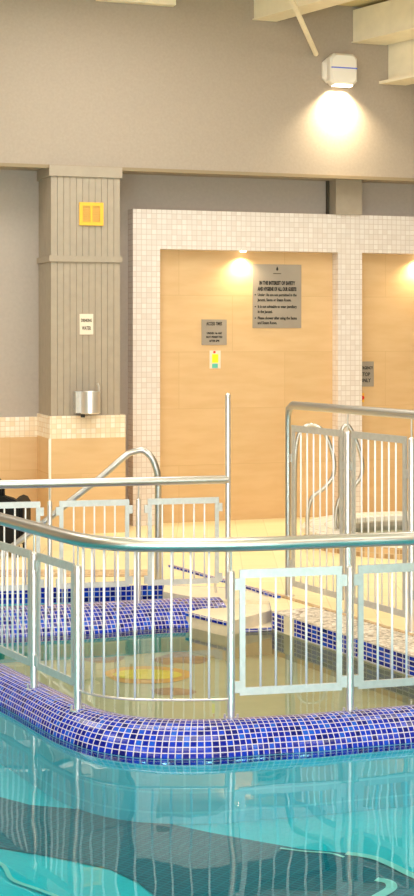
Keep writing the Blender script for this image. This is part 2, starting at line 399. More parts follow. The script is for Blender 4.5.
# pebbled margin along the right edge + light kerb strips, raised a few mm
bm = bmesh.new()
n = V((-d.y, d.x, 0)) * 1; n = n if n.x > 0 else -n
p0 = a + d * 0.0; 
obox(bm, a + V((0, 0, .0)), d * Ld, n * 0.36, V((0, 0, 0.006)))
struct('trim_2', bm, M['pebble'])
bm = bmesh.new()
obox(bm, a + n * 0.36 - d * .9, d * (Ld + .9), n * 0.035, V((0, 0, 0.012)))
struct('trim_3', bm, M['tan_mosaic'])
bm = bmesh.new()   # tan pebble channel strip on the far deck
a1, b1 = at(-60, 577, 0), at(152, 577, 0); w1 = at(152, 570.5, 0) - b1
obox(bm, a1, b1 - a1, V((0, w1.y, 0)), V((0, 0, 0.008)))
struct('trim_4', bm, M['tan_mosaic'])
bm = bmesh.new()   # thin blue nosing line on the entry
pts = [at(168, 566, .01), at(196, 574, .01), at(248, 588.5, .01), at(276, 597.5, .01)]
for i in range(3): 
    dd = pts[i + 1] - pts[i]; nn = V((-dd.y, dd.x, 0)).normalized() * 0.04
    obox(bm, pts[i] - V((0, 0, .01)), dd, nn, V((0, 0, 0.02)))
struct('trim_5', bm, M['blue_band'])

# entry steps (sandy platform with blue nosing) into the lagoon
bm = bmesh.new()
A_, B_, C_, D_ = at(186, 612.5, -.03), at(227, 622.5, -.03), at(262, 610, -.03), at(225, 603, -.03)
def prism(bm, ps, z0, z1, mt=0, mb=0):
    for i in range(len(ps)): side(bm, ps[i], ps[(i + 1) % len(ps)], z0, z1, mb, i)
    poly(bm, [(p[0], p[1]) for p in ps], z1, mt, uv=True)
prism(bm, [A_, B_, V((.465, 10.95, 0)), V((.465, 11.5, 0)), D_], -1.0, -.03)
prism(bm, [V((.05, 10.62, 0)), V((.465, 10.70, 0)), V((.465, 11.2, 0)), V((.05, 11.0, 0))], -1.0, -.115)
e = (B_ - A_); nn = V((e.y, -e.x, 0)).normalized() * 0.006
obox(bm, A_ + V((0, 0, -.022)) + nn, e, -nn + V((0, 0.03, 0)), V((0, 0, .024)), 1)
obox(bm, V((.12, 10.612, -.128)), V((.34, .07, 0)), V((0, .03, 0)), V((0, 0, .02)), 1)
struct('trim_6', bm, [M['sand'], M['blue_band']])
# fill between platform and deck
bm = bmesh.new(); prism(bm, [V((.0, 11.25, 0)), V((.465, 11.2, 0)), V((.465, 11.75, 0)), V((.1, 12.0, 0)), V((-.34, 11.95, 0)), V((-.34, 11.6, 0))], -1.0, -.004)
struct('trim_7', bm, [M['sand']])

# ------------------------------------------------------------------ water
bm = bmesh.new()
mp = [(k[0], k[1]) for k in reversed(K)]
mp = mp + [(-0.33, 11.93), (-1.62, 11.75), (-9, 10.72), (-9, 2.4), (9, 2.4), (9, 11.0)]
poly(bm, mp, WZ); tag(obj('pool_water', bm, M['water']), 'turquoise water of the main pool below the blue mosaic edge', 'water', kind='stuff')
bm = bmesh.new(); poly(bm, lag, WZ)
tag(obj('lagoon_water', bm, M['water_calm']), 'clear shallow water of the small fenced pool over a sandy floor', 'water', kind='stuff')

# ------------------------------------------------------------------ walls
GO = -0.19; NO = -0.15; CO = 0.38; BO = 0.36
CEIL = 5.47
uL, uR = -9.2, 9.2
bm = bmesh.new(); wbox(bm, uL, uR, GO - 0.2, GO, 0, CEIL); struct('wall_far', bm, M['grey'])
# bulkhead
zb = wz(100, 167, BO)
bm = bmesh.new(); wbox(bm, uL, uR, GO, BO, zb, CEIL)
struct('wall_bulkhead', bm, M['taupe'])
bm = bmesh.new(); wbox(bm, uL, uR, BO - .03, BO + .012, zb - 0.03, zb + .004); struct('trim_8', bm, M['dark_edge'])
# side and back walls, ceiling
bm = bmesh.new(); box(bm, -8.9, -8.7, -4, 15, 0, CEIL); struct('wall_left', bm, M['taupe'])
bm = bmesh.new(); box(bm, 8.7, 8.9, -4, 19, 0, CEIL); struct('wall_right', bm, M['taupe'])
bm = bmesh.new(); box(bm, -9, 9, -4.2, -4, 0, CEIL); struct('wall_behind', bm, M['taupe'])
bm = bmesh.new(); box(bm, -9, 9, -4.2, 20, CEIL, CEIL + .15); struct('ceiling', bm, M['ceiling'])

# lower wall cladding left of the column
zt0, zt1 = wz(20, 417, GO + .02), wz(20, 437, GO + .02)
u0c, u1c = wu(51, CO), wu(120, CO)                   # column front
bm = bmesh.new()
wbox(bm, uL, u0c + .05, GO, GO + .02, 0, zt1, 0); wbox(bm, uL, u0c + .05, GO, GO + .021, zt1, zt0, 1)
struct('wall_tiled_left', bm, [M['tan'], M['mosaic_base']])

# column of painted boards
zc0 = wz(86, 415.5, CO)
bm = bmesh.new()
wbox(bm, u0c + .012, u1c - .012, GO, CO - .012, zc0, zb)
nb = 11; wB = (u1c - u0c) / nb
for i in range(nb): wbox(bm, u0c + i * wB + .0018, u0c + (i + 1) * wB - .0018, CO - .013, CO, zc0, zb)
ns = 7; wS = (CO - GO) / ns
for i in range(ns): wbox(bm, u0c, u0c + .013, GO + i * wS + .003, GO + (i + 1) * wS - .003, zc0, zb); wbox(bm, u1c - .013, u1c, GO + i * wS + .003, GO + (i + 1) * wS - .003, zc0, zb)
col = struct('column', bm, M['boards'])
col['label'] = 'greige boarded column between the grey wall and the cream mosaic frame'; col['category'] = 'column'
for y0, y1, e in ((164, 177, .02), (256, 262, .02)):
    bm = bmesh.new(); wbox(bm, u0c - e, u1c + e, GO, CO + e, wz(86, y1, CO), wz(86, y0, CO) if y0 > 170 else zb - .001)
    struct('moulding', bm, M['boards'], parent=col)
# tiled base of the column
zc1 = wz(86, 438, CO + .03); e = .035
bm = bmesh.new()
wbox(bm, u0c - .02, wu(125.5, CO + e), GO, CO + e, 0, zc1, 0); wbox(bm, u0c - .02, wu(125.5, CO + e), GO, CO + e, zc1, zc0, 1)
struct('column_base', bm, [M['tan'], M['mosaic_base']], parent=col)
bm = bmesh.new(); p = wall(u0c - .02, CO + e, 0); tube(bm, [p, p + V((0, 0, zc1))], 0.014, 8)
struct('corner_bead', bm, M['pale_strip'], parent=col)

# mosaic frame of the two shower niches
uf0 = wu(133, 0); un0 = wu(160, 0); un1 = wu(338, 0); up1 = wu(362, 0); un2 = up1 + (un1 - un0)
zft = wz(140, 209, 0); znt = wz(165, 249, 0)
bm = bmesh.new()
wbox(bm, uf0, un0, GO, 0, 0, zft); wbox(bm, un1, up1, GO, 0, 0, zft); wbox(bm, un2, un2 + .3, GO, 0, 0, zft)
wbox(bm, un0, un1, GO, 0, znt, zft); wbox(bm, up1, un2, GO, 0, znt, zft)
struct('wall_mosaic_frame', bm, M['mosaic_cream'])
bm = bmesh.new(); wbox(bm, un0, un1, GO, NO, 0, znt); wbox(bm, up1, un2, GO, NO, 0, znt)
struct('wall_niche', bm, M['tan'])
# pilasters above the frame
bm = bmesh.new(); wbox(bm, wu(336, .04), wu(362, .04), GO, 0.04, zft, zb); struct('pilaster', bm, M['boards'])
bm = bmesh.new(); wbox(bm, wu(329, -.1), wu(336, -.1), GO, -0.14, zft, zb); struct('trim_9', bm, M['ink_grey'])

# ------------------------------------------------------------------ ceiling beams and brace
D = V((.581, -.814, 0)); Dn = V((.814, .581, 0))
def beam(px, ytop, ybot, L_, w, mats, label, ibeam=False):
    u = wu(px, BO); p = wall(u, BO, 0); zb_ = wz(px, ybot, BO); zt_ = min(CEIL - .003, wz(px, ytop, BO))
    bm = bmesh.new()
    if ibeam:
        t = .03
        obox(bm, V((p.x, p.y, zb_)), D * L_, Dn * w, V((0, 0, t)))
        obox(bm, V((p.x, p.y, zb_ + t)) + Dn * (w * .35), D * L_, Dn * (w * .3), V((0, 0, zt_ - zb_ - t)))
    else:
        obox(bm, V((p.x, p.y, zb_)), D * L_, Dn * w, V((0, 0, zt_ - zb_)))
        obox(bm, V((p.x, p.y, zb_ - .012)) - Dn * .02, D * L_, Dn * (w + .04), V((0, 0, .012)))
    o = obj('ceiling_beam', bm, mats, None, V((p.x, p.y, zb_)))
    return tag(o, label, 'beam', 'cream beams under the ceiling')
beam(254, -10, 19, 2.4, .22, M['cream'], 'cream box beam left of the slanting rod, cut by the top edge')
beam(353, 10, 42, 2.2, .35, M['cream'], 'upper cream beam to the right above the white wall lamp')
beam(379, 42, 84, 2.0, .30, M['cream'], 'lower cream flanged beam at the right edge, beneath the deeper one', True)
bm = bmesh.new()
p1 = wall(wu(316, BO + .05), BO + .05, wz(316, 54, BO + .05)); p0 = wall(wu(290.5, 1.7), 1.7, wz(290.5, -3, 1.7))
tube(bm, [p0, p1, ], .027, 10)
tag(obj('brace_rod', bm, M['cream'], None, p1, True), 'thin cream rod slanting down from the ceiling to the bulkhead', 'rod')

bm = bmesh.new(); wbox(bm, wu(98, BO + .1), wu(176, BO + .1), BO + .005, BO + .10, wz(130, 1.6, BO + .1), CEIL - .003)
tag(obj('ceiling_trim', bm, M['cream'], None, wall(wu(137, BO), BO, CEIL)), 'thin cream strip at the top edge above the boarded column', 'trim')

# ------------------------------------------------------------------ wall lamp
uc = wu(341, BO + .1); zc = wz(341, 70, BO + .1); sc_ = 96.0
lp = thing('wall_lamp', 'white box-shaped wall lamp with a blue stripe, lit below', 'lamp', wall(uc, BO, zc))
W_, H_ = .155, .165
def rbox(u, o0, o1, w, h, ch):
    bm = bmesh.new()
    prof = [(-w, -h + ch), (-w + ch, -h), (w - ch, -h), (w, -h + ch), (w, h - ch), (w - ch, h), (-w + ch, h), (-w, h - ch)]
    rings = []
    for off, k in ((o0, 1), (o1 - .03, 1), (o1, .86)):
        rings.append([bm.verts.new(wall(u + x * k, off, zc + z * k)) for x, z in prof])
    for i in range(2):
        for j in range(8): bm.faces.new((rings[i][j], rings[i][(j + 1) % 8], rings[i + 1][(j + 1) % 8], rings[i + 1][j]))
    bm.faces.new(rings[0]); bm.faces.new(rings[-1])
    return bm
obj('housing', rbox(uc + .01, BO + .04, BO + .17, W_, H_, .045), M['whiteplastic'], lp)
obj('back_plate', rbox(uc - .03, BO, BO + .06, W_ * .95, H_ * .8, .05), M['whiteplastic'], lp)
bm = bmesh.new(); wbox(bm, uc - .135, uc + .155, BO + .10, BO + .174, zc + .006, zc + .018); obj('blue_stripe', bm, M['bluestripe'], lp)
bm = bmesh.new(); wbox(bm, uc - .09, uc + .11, BO + .06, BO + .15, zc - H_ - .008, zc - H_ + .01); obj('lens', bm, M['glow'], lp)

# ------------------------------------------------------------------ downlight
for k, (px_, lab) in enumerate(((243, 'small glowing downlight over the left honey niche beside the large notice'), (419, 'small downlight over the right-hand honey niche'))):
    ud = wu(px_, -.08)
    p = wall(ud, -.075, znt)
    bm = bmesh.new(); lathe(bm, p, [(0, -.012), (.03, -.012), (.034, -.006), (.036, 0.002)], 16)
    tag(obj('downlight', bm, M['glow'], None, p, True), lab, 'lamp', 'downlights in the niches')
    l = bpy.data.lights.new('downlight_lamp', 'SPOT'); l.energy = 60; l.spot_size = math.radians(150); l.spot_blend = 1.0; l.shadow_soft_size = .03; l.color = (1, .80, .50)
    lo = bpy.data.objects.new('downlight_lamp', l); lo.location = p + V((sT * .0, 0, -.06)) ; C.objects.link(lo)
    lo.rotation_euler = (0, 0, 0)

# ------------------------------------------------------------------ signs
FR = Matrix(((cT, 0, sT), (sT, 0, -cT), (0, 1, 0))).to_4x4()     # text plane -> wall plane
def text(body, size, u, off, z, mat, parent, align='CENTER', bold=0.0, sx=1.0):
    c = bpy.data.curves.new('lettering', 'FONT'); c.body = body; c.size = size; c.align_x = align; c.align_y = 'CENTER'
    c.offset = bold; c.space_character = 1.02; c.extrude = 0.0015; c.resolution_u = 2
    o = bpy.data.objects.new('tmp', c); C.objects.link(o)
    bpy.context.view_layer.update()
    me = bpy.data.meshes.new_from_object(o.evaluated_get(bpy.context.evaluated_depsgraph_get())); bpy.data.objects.remove(o)
    me.transform(Matrix.Diagonal((sx, 1, 1, 1))); me.transform(FR); me.materials.clear(); me.materials.append(mat)
    t = bpy.data.objects.new('lettering', me)
    return finish(t, parent, wall(u, off, z))
def plate(name, label, x0, y0, x1, y1, off, mat, cat='sign', t=.008):
    ua, ub = wu(x0, off), wu(x1, off); xm = (x0 + x1) / 2; za, zb2 = wz(xm, y1, off), wz(xm, y0, off)
    bm = bmesh.new(); wbox(bm, ua, ub, off, off + t, za, zb2)
    r = thing(name, label, cat, wall((ua + ub) / 2, off, za))
    obj('plate', bm, mat, r)
    return r, (ua + ub) / 2, za, zb2, ub - ua
r, um, z0, z1, w = plate('notice_sign', 'large grey metal notice with rules in black lettering inside the niche', 252.5, 264.5, 301, 328, NO, M['sign'])
H = z1 - z0; o_ = NO + .009
L1 = [("IN THE INTEREST OF SAFETY", .705, .054, 1), ("AND HYGIENE OF ALL OUR GUESTS", .61, .054, 1)]
for s, f, sz, b in L1: text(s, sz, um, o_, z0 + H * f, M['ink'], r, bold=.0032, sx=w * .92 / (len(s) * sz * .66))
for s, f in (("Under 16s are not permitted in the", .52), ("Jacuzzi, Sauna or Steam Room.", .44), ("It is not advisable to wear jewellery", .335), ("in the Jacuzzi.", .255), ("Please shower after using the Sauna", .155), ("and Steam Room.", .08)):
    text(s, .043, um - w * .40, o_, z0 + H * f, M['ink'], r, 'LEFT', .0012, sx=w * .98 / (36 * .043 * .50))
for f in (.52, .335, .155):
    bm = bmesh.new(); wbox(bm, um - w * .46, um - w * .435, NO + .008, NO + .0105, z0 + H * f - .006, z0 + H * f + .006); obj('bullet', bm, M['ink'], r)
bm = bmesh.new(); c0 = wall(um, NO + .009, z0 + H * .93); 
pr = [(0, .028), (.006, .015), (.012, .0), (.010, -.014), (0, -.02), (-.010, -.014), (-.012, 0), (-.006, .015)]
bm.faces.new([bm.verts.new(wall(um + x, NO + .0095, z0 + H * .93 + z)) for x, z in pr]); ex = bmesh.ops.extrude_face_region(bm, geom=bm.faces[:])
bmesh.ops.translate(bm, verts=[v for v in ex['geom'] if isinstance(v, bmesh.types.BMVert)], vec=wall(0, .002, 0) - wall(0, 0, 0))
obj('logo', bm, M['ink'], r)
bm = bmesh.new(); wbox(bm, um - .045, um + .045, NO + .008, NO + .0098, z0 + H * .85, z0 + H * .862); obj('logo_line', bm, M['ink_grey'], r)

r, um, z0, z1, w = plate('notice_sign', 'small grey metal notice headed ACCESS TIMES, left of the large one', 201.5, 319.5, 226.5, 345, NO, M['sign']); H = z1 - z0
text("ACCESS TIMES", .05, um, NO + .009, z0 + H * .83, M['ink'], r, bold=.001, sx=w * .74 / (12 * .05 * .64))
for s, f in (("UNDER 16s ARE", .46), ("NOT PERMITTED", .31), ("AFTER 6PM", .16)):
    text(s, .030, um, NO + .009, z0 + H * f, M['ink'], r, bold=.001, sx=w * (.7 if f > .2 else .46) / (len(s) * .030 * .64))
r, um, z0, z1, w = plate('sticker', 'small white sticker with a neon yellow square below the ACCESS TIMES notice', 209.5, 350.5, 220.5, 368.5, NO, M['label_white'], 'sticker', .004); H = z1 - z0
bm = bmesh.new(); wbox(bm, um - .035, um + .035, NO + .004, NO + .006, z0 + H * .32, z0 + H * .80); obj('yellow_square', bm, M['neon'], r)
bm = bmesh.new(); wbox(bm, um - .035, um + .030, NO + .004, NO + .0055, z0 + H * .03, z0 + H * .27); obj('print_band', bm, M['teal'], r)
bm = bmesh.new(); wbox(bm, um - .02, um + .004, NO + .004, NO + .006, z0 + H * .86, z0 + H * .97); obj('print_mark', bm, M['red'], r)
# emergency stop sign, left part hidden by the pier
r, um, z0, z1, w = plate('notice_sign', 'tan EMERGENCY STOP ONLY plate on the right niche edge above the red button', 349, 361.5, 373.5, 386.5, NO + .16, M['sign'])
bpy.data.objects.remove(r.children[0]); WL.pop(r, None); bpy.data.objects.remove(r)
ua = up1 + .003
r = thing('notice_sign', 'narrow tan EMERGENCY STOP ONLY plate beside the mosaic pier above the red button', 'sign', wall(ua + .06, NO, wz(366, 386, NO)))
z0, z1 = wz(366, 386.5, NO), wz(366, 361.5, NO); ub = wu(373.5, NO); H = z1 - z0; w = ub - ua; um = (ua + ub) / 2
bm = bmesh.new(); wbox(bm, ua, ub, NO, NO + .008, z0, z1); obj('plate', bm, M['sign'], r)
for s, f in (("EMERGENCY", .74), ("STOP", .48), ("ONLY", .24)):
    text(s, .058 if len(s) < 6 else .045, um, NO + .009, z0 + H * f, M['ink'], r, bold=.001, sx=(w * .9 if len(s) > 5 else w * .6) / (len(s) * (.058 if len(s) < 6 else .045) * .66))
# red button
ub_ = ua + .05; zb_ = wz(364, 397.5, NO)
r = thing('emergency_button', 'round red emergency button on a yellow plate beside the mosaic pier', 'button', wall(ub_, NO, zb_))
bm = bmesh.new(); wbox(bm, ub_ - .032, ub_ + .032, NO, NO + .02, zb_ - .05, zb_ + .05); obj('plate', bm, M['yellow'], r)
bm = bmesh.new(); tube(bm, [wall(ub_, NO + .02, zb_), wall(ub_, NO + .05, zb_)], [.026, .022], 16); obj('push_button', bm, M['red'], r)
# drinking water sign
r, um, z0, z1, w = plate('label_sign', 'small cream DRINKING WATER label on the boarded column', 79.5, 314, 93, 334.5, CO, M['label_white']); H = z1 - z0
text("DRINKING", .046, um, CO + .009, z0 + H * .68, M['ink_grey'], r, bold=.0012, sx=w * .86 / (8 * .046 * .66))
text("WATER", .052, um, CO + .009, z0 + H * .30, M['ink_grey'], r, bold=.0012, sx=w * .62 / (5 * .052 * .66))
# yellow vent
ua, ub = wu(79, CO), wu(103, CO); z0, z1 = wz(90, 225.5, CO), wz(90, 202.5, CO); um = (ua + ub) / 2; w = ub - ua
r = thing('wall_vent', 'square yellow louvred vent high on the boarded column', 'vent', wall(um, CO, z0))
bm = bmesh.new(); b_ = .035
for q in ((ua, ub, z0, z0 + b_), (ua, ub, z1 - b_, z1), (ua, ua + b_, z0 + b_, z1 - b_), (ub - b_, ub, z0 + b_, z1 - b_), (um - .012, um + .012, z0 + b_, z1 - b_)): wbox(bm, q[0], q[1], CO, CO + .02, q[2], q[3])
obj('frame', bm, M['yellow'], r)
bm = bmesh.new(); wbox(bm, ua + b_, ub - b_, CO, CO + .006, z0 + b_, z1 - b_)
for i in range(7):
    zz = z0 + b_ + (i + .5) * (z1 - z0 - 2 * b_) / 7; wbox(bm, ua + b_, um - .012, CO + .006, CO + .014, zz - .003, zz + .006); wbox(bm, um + .012, ub - b_, CO + .006, CO + .014, zz - .003, zz + .006)
obj('louvres', bm, M['vent_slat'], r)

# drinking fountain
uc = wu(91, CO + .14); z0, z1 = wz(91, 414, CO + .14), wz(91, 391.5, CO + .14); c0 = wall(uc, CO + .105, z0)
r = thing('drinking_fountain', 'stainless steel drinking fountain bowl with a spout on the boarded column', 'fountain', c0)
bm = bmesh.new(); lathe(bm, c0, [(0, 0), (.09, 0), (.10, .01), (.10, z1 - z0), (.093, z1 - z0), (.085, z1 - z0 - .03), (0, z1 - z0 - .05)], 28); obj('bowl', bm, M['steel'], r, smooth=True)
bm = bmesh.new(); wbox(bm, uc - .145, uc - .075, CO + .002, CO + .10, z0 + .01, z1); obj('bracket', bm, M['frame'], r)
bm = bmesh.new(); q = wall(uc + .09, CO + .1, z1 - .02); tube(bm, cr([q, q + V((0, 0, .06)), q + V((-.012, 0, .10))], 5), .011, 8); obj('spout', bm, M['steel'], r, smooth=True)
bm = bmesh.new(); q = wall(uc - .07, CO + .09, z0); tube(bm, [q + V((0, 0, -.035)), q + V((0, 0, .012))], .022, 10); obj('drain_fitting', bm, M['rubber'], r)

# ------------------------------------------------------------------ railings
def vtube(r, h, seg=8, dome=False):
    bm = bmesh.new()
    pts = [(0, 0, 0), (0, 0, h)]; rr = [r, r]
    if dome: pts = [(0, 0, 0), (0, 0, h - r), (0, 0, h - r * .4), (0, 0, h)]; rr = [r, r, r * .85, r * .3]
    tube(bm, pts, rr, seg); return bm
BAR = {}
def bar(parent, p, h, r=.0062):
    key = (round(h, 3), r)
    if key not in BAR:
        bm = vtube(r, h); bmesh.ops.recalc_face_normals(bm, faces=bm.faces); me = bpy.data.meshes.new('bar'); bm.to_mesh(me); bm.free(); me.materials.append(M['bar'])
        for q in me.polygons: q.use_smooth = True
        BAR[key] = me
    return finish(bpy.data.objects.new('bar', BAR[key]), parent, p)
def post(parent, p, h, r, ztop=None, plate=True):
    p = V(p); bm = vtube(r, h, 14, True); bmesh.ops.translate(bm, verts=bm.verts, vec=p)
    o = obj('post', bm, M['steel'], parent, p, True)
    if plate:
        bm = bmesh.new(); lathe(bm, p, [(0, -.02), (r * 2.1, -.02), (r * 2.1, .006), (0, .006)], 16)
        for sx in (-1, 1): tube(bm, [p + V((sx * r * 1.6, -.005, 0)), p + V((sx * r * 1.6, -.005, .028))], .007, 6)
        obj('base_plate', bm, M['steel'], o, p)
    if ztop:
        bm = bmesh.new(); tube(bm, [p + V((0, 0, h - .02)), V((p.x, p.y, ztop))], .006, 8); obj('stem', bm, M['steel'], o, p)
    return o
def panel(parent, A, B, z0, z1, gap=.045, sw=.030, rh=.045, pitch=.081, clamp_z=None, zbase=0.0):
    A, B = V(A), V(B); d = (B - A).normalized(); n = V((-d.y, d.x, 0)) * .006
    a = A + d * gap; b = B - d * gap; L_ = (b - a).length
    bm = bmesh.new()
    def bx(s0, s1, za, zb): obox(bm, a + d * s0 - n + V((0, 0, za)), d * (s1 - s0), n * 2, V((0, 0, zb - za)))
    bx(0, sw, z0, z1); bx(L_ - sw, L_, z0, z1); bx(sw, L_ - sw, z1 - rh, z1); bx(sw, L_ - sw, z0, z0 + rh * .9)
    base = V((a.x, a.y, z0)); o = obj('panel_frame', bm, M['frame'], parent, base)
    nb = max(1, round((L_ - 2 * sw) / pitch) - 1)
    for i in range(nb):
        p = a + d * (sw + (L_ - 2 * sw) * (i + 1) / (nb + 1)); bar(o, V((p.x, p.y, z0 + rh * .5)), z1 - z0 - rh)
    for zc in (clamp_z or (z1 - .075, z0 + .045)):
        for q, s in ((a, -1), (b, 1)):
            bm = bmesh.new(); obox(bm, q + d * (-.026 if s < 0 else -.008) - n * 1.6 + V((0, 0, zc - .03)), d * .034, n * 3.2, V((0, 0, .06)))
            obj('clamp', bm, M['frame'], o, q + V((0, 0, zc)))
    return o

# front railing
RZ = .895; RR = .037
sd = V((-.515, .857, 0)); 
P0 = V((-.685, 7.96, 0)); P1 = V((-.973, 8.44, 0)); P2 = P1 + sd * .60; P3 = P2 + sd * .60; P4 = P3 + sd * .60
Q0 = V((.125, 7.78, 0)); Q1 = V((.755, 7.92, 0)); Q2 = V((1.375, 8.10, 0)); Q3 = V((1.99, 8.30, 0))
fr = thing('pool_railing', 'stainless steel railing curving along the blue mosaic edge nearest the camera', 'railing', (-.28, 7.75, -.005))
rail_pts = [P4 + sd * .2, P4, P3, P2, P1, V((-.82, 8.18, 0)), V((-.70, 7.985, 0)), V((-.60, 7.87, 0)), V((-.47, 7.79, 0)), V((-.295, 7.752, 0)), V((-.016, 7.752, 0)), V((.275, 7.79, 0)), V((.54, 7.86, 0)), Q1, V((1.09, 8.0, 0)), Q2, Q3, Q3 + V((.2, .07, 0))]
RP = [V((p[0], p[1], RZ)) for p in cr(rail_pts, 6)]
bm = bmesh.new(); tube(bm, RP, RR, 18); obj('handrail', bm, M['rail'], fr, None, True)
for p in (P0, P1, P2, P3, P4, Q0, Q1, Q2, Q3): post(fr, p + V((0, 0, -.012)), .775, .0205, RZ - .03)
for a_, b_ in ((P4, P3), (P3, P2), (P2, P1), (P1, P0), (Q0, Q1), (Q1, Q2), (Q2, Q3)): panel(fr, a_, b_, .108, .762)
# curved infill with hanging bars
seg_ = [p for p in RP if p.x > -.69 and p.x < .13 and p.y < 8.0]
seg_ = [V((P0.x, P0.y, RZ))] + seg_ + [V((Q0.x, Q0.y, RZ))]
bm = bmesh.new(); tube(bm, [V((p.x, p.y, .095)) for p in seg_], .0065, 8); inf = obj('lower_rod', bm, M['steel'], fr, V((-.28, 7.75, .095)), True)
for px_ in (83, 92, 104, 118, 135, 153, 171.5, 190.6, 209, ):
    best = None
    for i in range(len(seg_) - 1):
        for k in range(20):
            p = seg_[i].lerp(seg_[i + 1], k / 20); e_ = abs(CX + p.x / p.y * F - px_)
            if best is None or e_ < best[0]: best = (e_, p)
    bar(inf, V((best[1].x, best[1].y, .095)), RZ - .095 - .02)

# back railing
def bk(x): return V((x, 11.23 + .226 * x, 0))
br_ = thing('pool_railing', 'straight low steel railing behind the fenced pool ending at the tall upright post', 'railing', bk(-.5))
bm = bmesh.new(); tube(bm, [V((x, bk(x).y, RZ)) for x in (-2.1, -1.5, -.8, .157)], .032, 16); obj('handrail', bm, M['rail'], br_, None, True)
bp = [bk(-1.795), bk(-1.15), bk(-.508), bk(.157)]
for p in bp[:3]: post(br_, p + V((0, 0, -.03)), .80, .0185, RZ - .02)
post(br_, bp[3] + V((0, 0, -.03)), 1.575, .0205)['label'] = 'tall upright post'
for i in range(3): panel(br_, bp[i], bp[i + 1], .12, .765, gap=.07, sw=.03, pitch=.083)
panel(br_, bk(-2.35), bk(-1.795), .12, .765, gap=.07, pitch=.083)

# tall right railing
R0 = at(288, 596, 0); R2 = at(411.5, 632, 0); R1 = R0.lerp(R2, .515); rd = (R2 - R0).normalized(); R3 = R2 + (R2 - R1); R1.z = R0.z = R2.z = 0
tr = thing('pool_railing', 'tall steel railing on the right-hand deck with a bent corner handrail', 'railing', R1)
top = 1.45
path = [R0, R0 + V((0, 0, 1.0)), R0 + V((0, 0, top - .09)), R0 + V((0, 0, top - .03)) + rd * .015, R0 + V((0, 0, top)) + rd * .07, R1 + V((0, 0, top)), R2 + V((0, 0, top)), R3 + V((0, 0, top))]
bm = bmesh.new(); tube(bm, path, [.021, .021, .022, .027, .031, .031, .031, .031], 16); obj('handrail', bm, M['rail'], tr, None, True)
for p in (R1, R2, R3): post(tr, p, 1.30, .0235, top - .02)
for a_, b_ in ((R0, R1), (R1, R2), (R2, R3)): panel(tr, a_, b_, .085, 1.30, gap=.055, sw=.04, rh=.048, pitch=.083, clamp_z=(1.05, .25))
bm = bmesh.new(); lathe(bm, R0, [(0, 0), (.05, 0), (.05, .008), (0, .008)], 16); obj('base_plate', bm, M['steel'], tr)

# arched grab rail behind the back railing
Yg = 12.1
def gp(x, y, Y=Yg): s = F / Y; return V(((x - CX) / s, Y, HC - (y - HY) / s))
gx = [(-52, 592), (-40, 584), (20, 541), (75, 497.5), (100, 478), (124, 457), (133, 452), (143, 450.5), (151, 457), (156, 468), (158, 482), (158, 530), (158, 583.5)]
r = thing('grab_rail', 'thick arched steel grab rail sloping down to the left behind the low railing', 'grab rail', gp(158, 583.5))
pts = [gp(x, y) for x, y in gx]
bm = bmesh.new(); tube(bm, [V(p) for p in cr(pts, 5)], .027, 14); obj('rail_tube', bm, M['rail'], r, smooth=True)
bm = bmesh.new(); q = gp(158, 583.5); q.z = 0; lathe(bm, q, [(0, 0), (.06, 0), (.05, .012), (0, .012)], 16); obj('base_plate', bm, M['steel'], r)
# little curved hook rail on the platform
r = thing('grab_rail', 'small curved steel rail beside the entry step near the tall post', 'grab rail', V((.04, 11.55, 0)))
bm = bmesh.new(); Yh = 11.55
tube(bm, [V(p) for p in cr([gp(226, 577, Yh), gp(219, 579, Yh), gp(215.5, 584, Yh), (gp(216, 592, Yh)), gp(219, 601, Yh), gp(219.5, 606, Yh)], 5)], .011, 8); obj('rail_tube', bm, M['steel'], r, smooth=True)

# ------------------------------------------------------------------ round spa pool with raised coping
SC = V((2.07, 14.3, 0))
tub = thing('spa_pool', 'round spa pool with pale coping and grey inner tiles behind the tall railing', 'spa pool', SC)
def ringuv(prof, mat, name, seg=56):
    bm = bmesh.new(); l = bm.loops.layers.uv.new('uv'); acc = 0
    for i in range(len(prof) - 1):
        (r0, z0), (r1, z1) = prof[i], prof[i + 1]; h = math.hypot(r1 - r0, z1 - z0)
        for k in range(seg):
            a0, a1 = math.tau * k / seg, math.tau * (k + 1) / seg
            ps = [SC + V((r0 * math.cos(a0), r0 * math.sin(a0), z0)), SC + V((r0 * math.cos(a1), r0 * math.sin(a1), z0)), SC + V((r1 * math.cos(a1), r1 * math.sin(a1), z1)), SC + V((r1 * math.cos(a0), r1 * math.sin(a0), z1))]
            f = bm.faces.new([bm.verts.new(p) for p in ps])
            for lp, c in zip(f.loops, ((a0, acc), (a1, acc), (a1, acc + h), (a0, acc + h))): lp[l].uv = (c[0] * 1.1, c[1])
        acc += h
    weld(bm); return obj(name, bm, mat, tub)
ringuv([(1.14, 0), (1.14, .10)], M['tan_mosaic'], 'mosaic_side')
ringuv([(.85, .10), (.85, .012)], M['grey_mosaic'], 'inner_wall')
ringuv([(1.14, .10), (1.165, .105), (1.165, .155), (1.15, .165), (.86, .165), (.845, .155), (.845, .10)], M['white_mosaic'], 'coping')
disc = [(SC.x + .848 * math.cos(math.tau * k / 56), SC.y + .848 * math.sin(math.tau * k / 56)) for k in range(56)]
bm = bmesh.new(); poly(bm, disc, .06); obj('spa_water', bm, M['water_spa'], tub)
bm = bmesh.new(); poly(bm, disc, .014, uv=True); obj('basin', bm, M['tan_mosaic'], tub)

